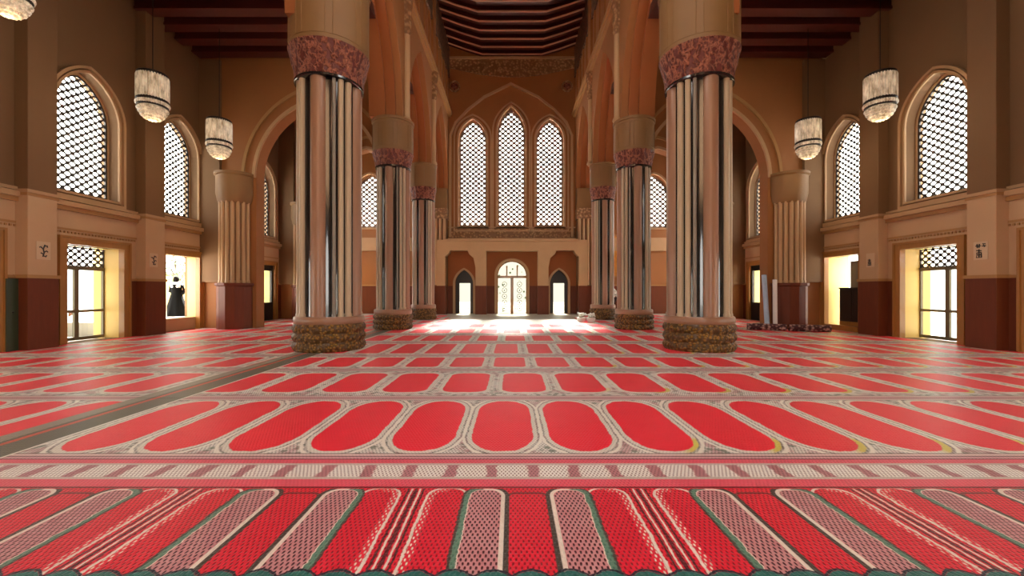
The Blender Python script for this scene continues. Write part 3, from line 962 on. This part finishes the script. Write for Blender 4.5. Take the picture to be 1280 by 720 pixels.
# ================================================================== CARPETS
#        y0, y1, x0 (phase), pitch, half width, half length, oval centre y, corner radius
ROWS = [(3.79, 5.95, -.10, .82, .325, .90, 4.725, .30),
        (5.95, 8.08, .19, .93, .345, .72, 7.00, .21),
        (8.08, 9.90, -.05, .90, .33, .60, 9.02, .12),
        (9.90, 12.35, -.15, .86, .30, .92, 11.05, .09),
        (12.35, 14.75, .10, .88, .31, .78, 13.6, .08),
        (14.75, 17.2, .0, .88, .31, .78, 16.0, .08),
        (17.2, 19.6, .20, .88, .31, .78, 18.4, .08)]
RO = ['nearest', 'second', 'third', 'fourth', 'fifth', 'sixth', 'seventh', 'eighth', 'ninth']
def rug(y0, y1, xa, xb, mt, label, yc=None, grp='carpet strips across the hall'):
    yc = yc if yc is not None else (y0 + y1) / 2
    o = MB().box(xa, xb, y0 + .004 - yc, y1 - .004 - yc, 0.0, .014).build('carpet_strip', mt)
    o.location = (0, yc, .0)
    return tag(o, label, 'carpet', grp)
for k, (a, b, x0, p, hw, hl, yc, r) in enumerate(ROWS):
    mid = (a + b) / 2; half = (b - a) / 2
    hl2 = min(hl, half - .16)
    m = mat_row('oval_carpet', x0, p, hw, hl2, r, half, left_edge=-5.17, pitch_round=(k == 0))
    rug(a, b, -5.17, 12.78, m, 'red oval carpet strip over nave and right aisle, %s from the front' % RO[k])
    m2 = mat_row('aisle_carpet', x0 + .37, p * 1.0, hw, hl2, r, half, right_edge=-5.18, pitch_round=(k == 0))
    rug(a, b, -12.78, -5.18, m2, 'red oval carpet strip in the left aisle, %s row from the front' % RO[k])
for k, (a, b) in enumerate(((19.6, 22.0), (22.0, 24.4), (24.4, 26.8))):
    for sgn in (-1, 1):
        m = mat_row('oval_carpet', .1, .88, .31, .78, .08, 1.2)
        rug(a, b, *sorted((sgn * (3.1 + k * .5), sgn * 12.78)), m, 'far red carpet strip %s of the marble floor, %s beyond the full-width strips' % ('left' if sgn < 0 else 'right', ['first', 'second', 'third'][k]))
o = rug(.2, 3.79, -12.78, 12.78, mat_front(2.0), 'red front carpet with checkered finger panels and a white medallion border', yc=2.0)

# ================================================================== CHANDELIERS
def make_chandelier():
    e = empty('chandelier', (0, 0, 0))
    R = .375
    MB().lathe([(.06, 1.50), (.10, 1.46), (R * .98, 1.42), (R * 1.03, 1.40), (R * 1.03, 1.34)], 40).build('top_plate', M['metal_dark'], e, smooth=True)
    mb = MB()
    for i in range(34):
        a = 2 * PI * i / 34
        mb.lathe([(.022, .60), (.034, .64), (.034, 1.30), (.02, 1.34)], 6, (R * math.cos(a), R * math.sin(a)))
    mb.build('crystal_rods', M['crystal'], e)
    MB().lathe([(R * .86, .62), (R * .86, 1.33)], 40).build('inner_drum', M['crystal'], e, smooth=True)
    MB().lathe([(R * 1.04, .55), (R * 1.07, .57), (R * 1.07, .61), (R * 1.04, .63)], 40).build('upper_band', M['metal_dark'], e, smooth=True)
    mb = MB()
    for i in range(40):
        a = 2 * PI * i / 40; mb.ball((R * 1.0 * math.cos(a), R * 1.0 * math.sin(a), .49), .05, 6, (1, 1, 1.3))
    mb.build('bead_ring', M['crystal'], e)
    MB().lathe([(R * 1.0, .40), (R * 1.03, .41), (R * 1.03, .44), (R * 1.0, .45)], 40).build('lower_band', M['metal_dark'], e, smooth=True)
    mb = MB()
    for rr, z, n in ((.345, .33, 30), (.31, .24, 26), (.26, .15, 20), (.19, .08, 14), (.10, .04, 8)):
        for i in range(n):
            a = 2 * PI * (i + .5 * (n % 4)) / n; mb.ball((rr * math.cos(a), rr * math.sin(a), z), .048, 6)
    mb.lathe([(.06, .06), (.27, .18), (.33, .42)], 24)
    mb.build('crystal_bowl', M['crystal'], e)
    MB().lathe([(.012, 1.48), (.012, 6.0)], 8).build('suspension_rod', M['metal_dark'], e)
    return e
LX = 10.91
CH = [(-11.15, 9.2, 7.62), (-10.88, 12.6, 6.70), (-10.66, 15.15, 6.36), (11.15, 12.6, 6.70), (10.78, 15.15, 6.36)]
clab = ['crystal drum chandelier cut off by the top left corner of the photo',
        'larger crystal drum chandelier hanging before the left wall', 'smaller crystal drum chandelier nearer the left aisle arch',
        'larger crystal drum chandelier hanging before the right wall', 'smaller crystal drum chandelier nearer the right aisle arch']
ch0 = make_chandelier()
for i, (x, y, z) in enumerate(CH):
    e = ch0 if i == 0 else copy_tree(ch0)
    e.location = (x, y, z)
    tag(e, clab[i], 'chandelier', 'crystal chandeliers in the aisles')
    for ch in [q for q in bpy.data.objects if q.parent == e]:
        if ch.name.startswith('suspension_rod'):
            ch.scale = (1, 1, 1)
            me = ch.data.copy(); ch.data = me
            for v in me.vertices:
                if v.co.z > 3: v.co.z = 11.10 - z
    l = bpy.data.lights.new('chandelier_bulb', 'POINT'); l.energy = 14; l.color = (1, .74, .45); l.shadow_soft_size = .25
    lo = bpy.data.objects.new('chandelier_bulb', l); lo.location = (0, 0, -.12); lo.parent = e; COL.objects.link(lo)

# ================================================================== DOOR INFILL AND OUTSIDE
def infill(side, c, kind):
    e, sd, cc, a, b = [d for d in DOORS if d[1] == side and abs(d[2] - c) < .01][0]
    sgn = -1 if side == 'left' else 1
    w = (b - a) / 2
    X = sgn * .62
    def lf(mb, nm, mt): return mb.build(nm, M[mt], e)
    if kind == 'glazed':
        t = .035
        lattice(rect(-w, w, 2.28, 2.91), 'x', X - .015, .20, .045, .06, ang=40, border=.04).build('lattice_transom', M['lattice'], e)
        for s in (-1, 1):
            y0, y1 = (-w, 0) if s < 0 else (0, w)
            mb = MB().plate(rect(y0, y1, .02, 2.28), [rect(y0 + .08, y1 - .05, .12, .88), rect(y0 + .08, y1 - .05, .96, 2.2)], 'x', X - t, X + t)
            lf(mb, 'glazed_leaf', 'mullion')
            p_ = MB(); q_ = [p_.bm.verts.new((X, a_, b_)) for a_, b_ in rect(y0 + .08, y1 - .05, .12, 2.2)]; p_.bm.faces.new(q_)
            lf(p_, 'glass_pane', 'tint')
        lf(MB().box(X - .3 * 0 - .05, X + .05, -w, w, 2.24, 2.30), 'transom_bar', 'mullion')
    elif kind == 'panes':
        mb = MB().plate(rect(-w, w, .02, 2.91), [rect(-w + .15, -.06, .95, 2.62), rect(.06, w - .15, .95, 2.62)], 'x', -sgn * .02 + sgn * .05, sgn * .14)
        lf(mb, 'panelled_leaf', 'black_box')
        lf(MB().box(*sorted((sgn * .09, sgn * .10)), -w + .15, w - .15, .95, 2.62), 'glass_pane', 'glass')
infill('left', 12.62, 'glazed'); infill('right', 12.62, 'glazed')
infill('left', 21.55, 'panes'); infill('right', 21.55, 'panes')
infill('left', 19.0, 'panes'); infill('right', 19.0, 'panes')
infill('left', 9.3, 'glazed'); infill('right', 9.3, 'glazed')

# left opening with a low pale sill wall; terrace outside is raised behind it
e, _, _, a, b = [d for d in DOORS if d[1] == 'left' and abs(d[2] - 16.05) < .01][0]
MB().box(-.62, -.10, -(b - a) / 2, (b - a) / 2, .012, .50).build('low_sill', M['trim'], e, bevel=.02)
tr = MB().box(-22, -13.9, 14.6, 27, -.02, .44).build('ground_terrace', M['terrace']); struct(tr)
o = MB().box(-21, -13.95, 24.3, 24.6, .44, 2.6).build('wall_yard', M['reveal']); struct(o)
# white railing
e = empty('garden_railing', (-14.45, 16.9, .44)); tag(e, 'white railing outside the left opening, beside the black-clad figure', 'railing')
MB().tube([(0, -1.2, .82), (0, .45, .82)], .035, 8).build('top_rail', M['white_paint'], e)
for q in range(5): MB().box(-.03, .03, -1.2 + q * .41 - .03, -1.2 + q * .41 + .03, 0, .82).build('post', M['white_paint'], e)
# person in black
def skin_body(name, verts, edges, radii, mat, parent, sub=2):
    me = bpy.data.meshes.new(name); me.from_pydata(verts, edges, []); me.update()
    o = bpy.data.objects.new(name, me); COL.objects.link(o)
    if parent: o.parent = parent
    sk = o.modifiers.new('skin', 'SKIN'); sk.use_smooth_shade = True
    if not me.skin_vertices: me.attributes  # layer is made by the modifier below
    dat = me.skin_vertices[0].data if me.skin_vertices else None
    if dat is None:
        bm = bmesh.new(); bm.from_mesh(me); bm.verts.layers.skin.verify(); bm.to_mesh(me); bm.free()
        dat = me.skin_vertices[0].data
    for i, r in enumerate(radii): dat[i].radius = (r, r) if not isinstance(r, tuple) else r
    dat[0].use_root = True
    ss = o.modifiers.new('sub', 'SUBSURF'); ss.levels = sub; ss.render_levels = sub
    me.materials.append(mat)
    return o
per = empty('person', (-14.75, 18.3, .44), .3)
tag(per, 'person in a long black robe and white scarf standing outside the left opening', 'person')
vs = [(0, 0, .92), (0, 0, 1.12), (0, 0, 1.30), (0, 0, 1.42), (0, .01, 1.52), (0, .0, 1.62),
      (-.17, 0, 1.36), (-.22, .06, 1.10), (-.10, .22, 1.0), (-.03, .28, 1.02),
      (.17, 0, 1.36), (.22, .06, 1.10), (.10, .22, 1.0), (.03, .28, 1.04),
      (-.10, 0, .80), (-.10, .02, .45), (-.10, 0, .06), (-.10, .16, .03),
      (.10, 0, .80), (.10, .02, .45), (.10, 0, .06), (.10, .16, .03)]
ed = [(0, 1), (1, 2), (2, 3), (3, 4), (4, 5), (3, 6), (6, 7), (7, 8), (8, 9), (3, 10), (10, 11), (11, 12), (12, 13),
      (0, 14), (14, 15), (15, 16), (16, 17), (0, 18), (18, 19), (19, 20), (20, 21)]
rd = [(.15, .11), (.13, .10), (.16, .11), .07, .075, .085, .055, .042, .034, .03, .055, .042, .034, .03, .09, .065, .045, .035, .09, .065, .045, .035]
skin_body('body', vs, ed, rd, M['skin'], per)
robe = MB().lathe([(.42, .02), (.36, .3), (.27, .7), (.20, 1.0), (.20, 1.2), (.235, 1.36), (.12, 1.46)], 40,
                  fn=lambda r, z, a, k: r * (1 + .07 * math.sin(9 * a) * max(0, 1 - z)) + (1.5 * max(0, .62 - z) ** 1.5 * max(0, math.cos(a - .7)) ** 2 if z < .62 else 0))
robe.build('robe', M['black_cloth'], per, smooth=True)
for s in (-1, 1):
    MB().tube([(s * .19, 0, 1.37), (s * .25, .06, 1.10), (s * .13, .22, 1.0)], [.085, .08, .07], 12).build('sleeve', M['black_cloth'], per, smooth=True)
MB().lathe([(.215, 1.26), (.235, 1.34), (.17, 1.44), (.105, 1.50)], 28, fn=lambda r, z, a, k: r * (1 + .05 * math.sin(5 * a))).build('scarf', M['white_cloth'], per, smooth=True)
mb = MB(); mb.ball((0, -.045, 1.62), .118, 16, (.95, .95, 1.15)); mb.build('hair', M['hair'], per, smooth=True)

mb = MB()
mb.ball((0, .10, 1.585), .016, 8, (.8, 1.2, 1.4)); mb.build('nose', M['skin'], per, smooth=True)
mb = MB()
for s in (-1, 1): mb.ball((s * .03, .088, 1.61), .011, 8)
mb.build('eyes', M['ink'], per)
MB().tube([(-.022, .088, 1.545), (0, .095, 1.543), (.022, .088, 1.545)], .006, 6).build('mouth', M['leaf_red'], per)
for s in (-1, 1):
    mb = MB()
    for q, ln in enumerate((.060, .070, .066, .052)):
        z = 1.035 - .016 * q
        mb.tube([(s * .045, .27, z), (s * .02, .29, z), (s * (.045 - ln), .292, z - .004)], [.009, .008, .006], 6)
    mb.tube([(s * .06, .25, 1.05), (s * .05, .265, 1.075), (s * .03, .28, 1.085)], [.010, .009, .007], 6)
    mb.build('hand', M['skin'], per, smooth=True)

# shrubs and trees outside
def shrub(name, loc, h, rad, mt, label, cat, n=220, trunk=.25, grp=None):
    e = empty(name, loc); tag(e, label, cat, grp)
    mb = MB().tube([(0, 0, 0), (.05, .03, h * .4), (-.03, .05, h * .8)], [.06, .045, .02], 8)
    for q in range(5):
        a = q * 1.3; mb.tube([(0, 0, h * (.25 + .1 * q)), (rad * .5 * math.cos(a), rad * .5 * math.sin(a), h * (.5 + .1 * q))], [.03, .012], 6)
    mb.build('trunk', M['bark'], e, smooth=True)
    mb = MB(); rnd = random.Random(len(label))
    for q in range(n):
        u = rnd.uniform(0, 2 * PI); v = rnd.uniform(-1, 1); rr = rad * rnd.uniform(.35, 1)
        c = Vector((rr * math.cos(u) * math.sqrt(1 - v * v), rr * math.sin(u) * math.sqrt(1 - v * v), h * (1 + trunk) / 2 + v * h * (1 - trunk) / 2))
        sz = rnd.uniform(.06, .12); ax = Vector((rnd.uniform(-1, 1), rnd.uniform(-1, 1), rnd.uniform(-1, 1))).normalized(); bx = ax.orthogonal().normalized()
        vv = [mb.bm.verts.new(c + ax * sz), mb.bm.verts.new(c + bx * sz * .5), mb.bm.verts.new(c - ax * sz), mb.bm.verts.new(c - bx * sz * .5)]
        mb.bm.faces.new(vv)
    mb.build('foliage', M[mt], e)
    return e
shrub('flowering_shrub', (-15.6, 14.0, -.02), 1.7, .6, 'leaf_red', 'russet flowering shrub outside the glazed door in the left wall', 'shrub', 260, .15)
shrub('garden_tree', (-17.2, 13.7, -.02), 3.6, 1.0, 'leaf', 'slender grey-green tree behind the russet shrub outside', 'tree', 300, .3)
shrub('garden_tree', (-16.6, 20.5, .44), 3.4, .9, 'leaf', 'grey-green tree behind the black-clad figure outside', 'tree', 300, .45)
shrub('potted_plant', (-13.75, 20.9, -.02), 1.3, .35, 'leaf', 'dark leafy plant outside the far left glazed door', 'plant', 160, .2)
shrub('garden_bush', (17.2, 14.5, -.02), 1.1, .9, 'leaf', 'low grey bush outside the glazed door in the right wall', 'bush', 260, .1)

# right opening beside the pier: black cabinet and grey screen in the yellow reveal
e = empty('black_cabinet', (13.30, 16.0, .012)); tag(e, 'black lacquered cabinet filling the lower right wall opening', 'cabinet')
MB().box(-.25, .35, -.62, .58, .35, 1.62).build('body', M['black_box'], e, bevel=.02)
MB().box(-.27, .36, -.63, .60, 1.62, 1.67).build('top', M['black_box'], e)
MB().box(-.25, .35, -.62, .58, .02, .35).build('plinth', M['frame_wood'], e)
for s in (-1, 1): MB().box(-.27, -.25, *( (-.60, -.06) if s < 0 else (-.02, .55)), .40, 1.57).build('door', M['black_box'], e, bevel=.006)
o = MB().box(-.03, .03, -.58, .45, 0, 1.05).build('grey_screen', M['grey_panel'], bevel=.01); o.location = (13.40, 16.0, 1.68)
tag(o, 'plain grey screen standing on the black cabinet', 'screen')
e, _, _, a, b = [d for d in DOORS if d[1] == 'right' and abs(d[2] - 16.05) < .01][0]
MB().box(-.12, .10, -(b - a) / 2, (b - a) / 2, .012, .22).build('low_sill', M['frame_wood'], e, bevel=.01)
# added dark green panel painting in a reflection beside the first left opening
o = MB().box(-.03, .03, -.13, .13, 0, 1.86).build('green_reflection_panel', M['green_dark'], bevel=.01); o.location = (-12.74, 10.59, 0.0)
h_ = MB().ball((.045, .0, 1.0), .025, 8).build('handle', M['metal_dark'], o)
tag(o, 'narrow dark green panel painting in a reflection at the far left edge', 'door leaf')

# plaques on pilasters
def plaque(loc, sgn, label, glyph):
    e = empty('wall_plaque', loc); tag(e, label, 'plaque', 'small marked plaques on the pilasters')
    MB().box(*sorted((0, -sgn * .012)), -.17, .17, -.24, .24).build('backing', M['plate_pale'], e, bevel=.004)
    mb = MB()
    for st in glyph: mb.tube([(-sgn * .016, y, z) for (y, z) in st], .014, 6)
    mb.build('dark_marks', M['ink'], e)
g1 = [[(-.02, -.16), (.01, -.06), (-.01, .04), (.03, .16)], [(-.01, .04), (-.07, .10), (-.10, .08)], [(.01, -.04), (.07, .0), (.10, -.03)], [(-.01, -.09), (-.07, -.06)],
      [(.02, .12), (.08, .14), (.09, .09)], [(-.02, -.13), (.05, -.16), (.07, -.12)]]
g2 = [[(-.12, .17), (-.06, .19), (-.10, .09)], [(-.13, .12), (-.04, .12)], [(.02, .18), (.03, .08)], [(.08, .18), (.07, .08)], [(-.01, .13), (.11, .13)],
      [(-.03, .0), (.09, .01)], [(-.02, -.05), (-.03, -.18), (.09, -.18), (.08, -.05), (-.02, -.05)], [(.03, .04), (.03, -.18)], [(-.02, -.11), (.08, -.11)]]
plaque((-12.5 + .0, 11.09, 2.62), -1, 'plaque with dark floral marks on the nearest left pilaster', g1)
plaque((-12.5, 14.5, 2.62), -1, 'plaque with dark floral marks on the second left pilaster', g1)
plaque((12.5, 11.09, 2.62), 1, 'plaque with two dark written characters on the nearest right pilaster', g2)
plaque((12.5, 14.5, 2.62), 1, 'plaque with a dark character on the second right pilaster', g2[5:])

# ---- small things
def roll(name, p, q, r, mt, label, cat, grp=None):
    p, q = Vector(p), Vector(q); e = MB()
    L = (q - p).length
    pts = []
    mb = MB(); mb.lathe([(r, 0), (r, L)], 24, fn=lambda rr, z, a, k: rr * (1 + .03 * math.sin(3 * a)))
    for i in range(1): pass
    d = (q - p).normalized()
    o = mb.build(name, M[mt], smooth=True)
    o.rotation_mode = 'QUATERNION'; o.rotation_quaternion = d.to_track_quat('Z', 'Y'); o.location = p
    s = MB(); t = []
    for i in range(40):
        a = i * .55; rr = r * .95 * (1 - i / 42); t.append((rr * math.cos(a), rr * math.sin(a), L + .004))
    s.tube(t, .006, 5).build('rolled_edge', M['ink'], o)
    tag(o, label, cat, grp)
    return o
roll('rolled_kilim', (9.35, 16.55, .148), (10.55, 16.0, .148), .13, 'kilim', 'red patterned rolled kilim on the floor nearer the right column', 'rolled rug', 'rolled kilims in front of the right pier')
roll('rolled_kilim', (10.62, 15.95, .148), (11.9, 15.55, .148), .13, 'kilim', 'red patterned rolled kilim on the floor nearer the right wall', 'rolled rug', 'rolled kilims in front of the right pier')
roll('rolled_cloth', (10.22, 16.65, .02), (10.30, 17.0, 2.2), .09, 'blue_cloth', 'pale blue rolled cloth standing beside the right pier', 'rolled cloth')
roll('rolled_cloth', (10.44, 16.5, .02), (10.50, 16.62, 2.0), .08, 'white_cloth', 'white rolled cloth standing beside the right pier', 'rolled cloth')
# flower basket near the far right column
for i, (x, y, lab) in enumerate(((3.42, 20.55, 'low white pot of white flowers, the nearer to the doors'), (3.86, 20.35, 'low white pot of white flowers, the nearer to the far right column'))):
    e = empty('flower_pot', (x, y, .014)); tag(e, lab, 'flower pot', 'pots of white flowers')
    MB().lathe([(.13, 0), (.20, .10), (.22, .22), (.19, .24)], 24).build('pot', M['white_paint'], e, smooth=True)
    mb = MB(); rnd = random.Random(i)
    for q in range(40):
        a = rnd.uniform(0, 2 * PI); rr = rnd.uniform(0, .22); mb.ball((rr * math.cos(a), rr * math.sin(a), .28 + rnd.uniform(0, .16)), rnd.uniform(.03, .05), 6)
    mb.build('blossoms', M['petal'], e, smooth=True)
    mb = MB()
    for q in range(18):
        a = rnd.uniform(0, 2 * PI); mb.tube([(0, 0, .2), (.2 * math.cos(a), .2 * math.sin(a), .36)], [.012, .004], 5)
    mb.build('leaves', M['leaf'], e)
# gilded panel and flower stand in the right aisle end
e = empty('gilded_panel', (6.95, YB - .10, 2.5)); tag(e, 'tall orange gilded panel on the far wall behind the right columns', 'panel')
MB().plate(arch(0, .55, 0, 2.2, 3.0), [arch(0, .46, .09, 2.2, 2.88)], 'y', -.06, .02).build('frame', M['trim_gold'], e)
MB().plate(arch(0, .46, .09, 2.2, 2.88), [], 'y', -.02, .0).build('gilt_field', M['gold'], e)
e = empty('flower_stand', (6.75, 27.4, .0)); tag(e, 'tall stand of pale flowers before the gilded panel', 'flower stand')
MB().lathe([(.22, 0), (.22, .05), (.05, .10), (.04, .8), (.16, 1.0), (.20, 1.15)], 20).build('stand', M['metal_dark'], e, smooth=True)
mb = MB(); rnd = random.Random(3)
for q in range(70):
    a = rnd.uniform(0, 2 * PI); rr = rnd.uniform(0, .34); mb.ball((rr * math.cos(a), rr * math.sin(a), 1.2 + rnd.uniform(0, .5) * (1 - rr)), rnd.uniform(.05, .08), 6)
mb.build('blossoms', M['petal'], e, smooth=True)

# rear end of the hall (behind the camera); archway added to let in daylight
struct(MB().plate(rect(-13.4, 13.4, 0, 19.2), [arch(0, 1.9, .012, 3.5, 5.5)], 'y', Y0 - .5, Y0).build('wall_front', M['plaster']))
portal('added_archway_light', (0, Y0 - .55, 2.8), (PI / 2, 0, 0), 3.8, 5.6)
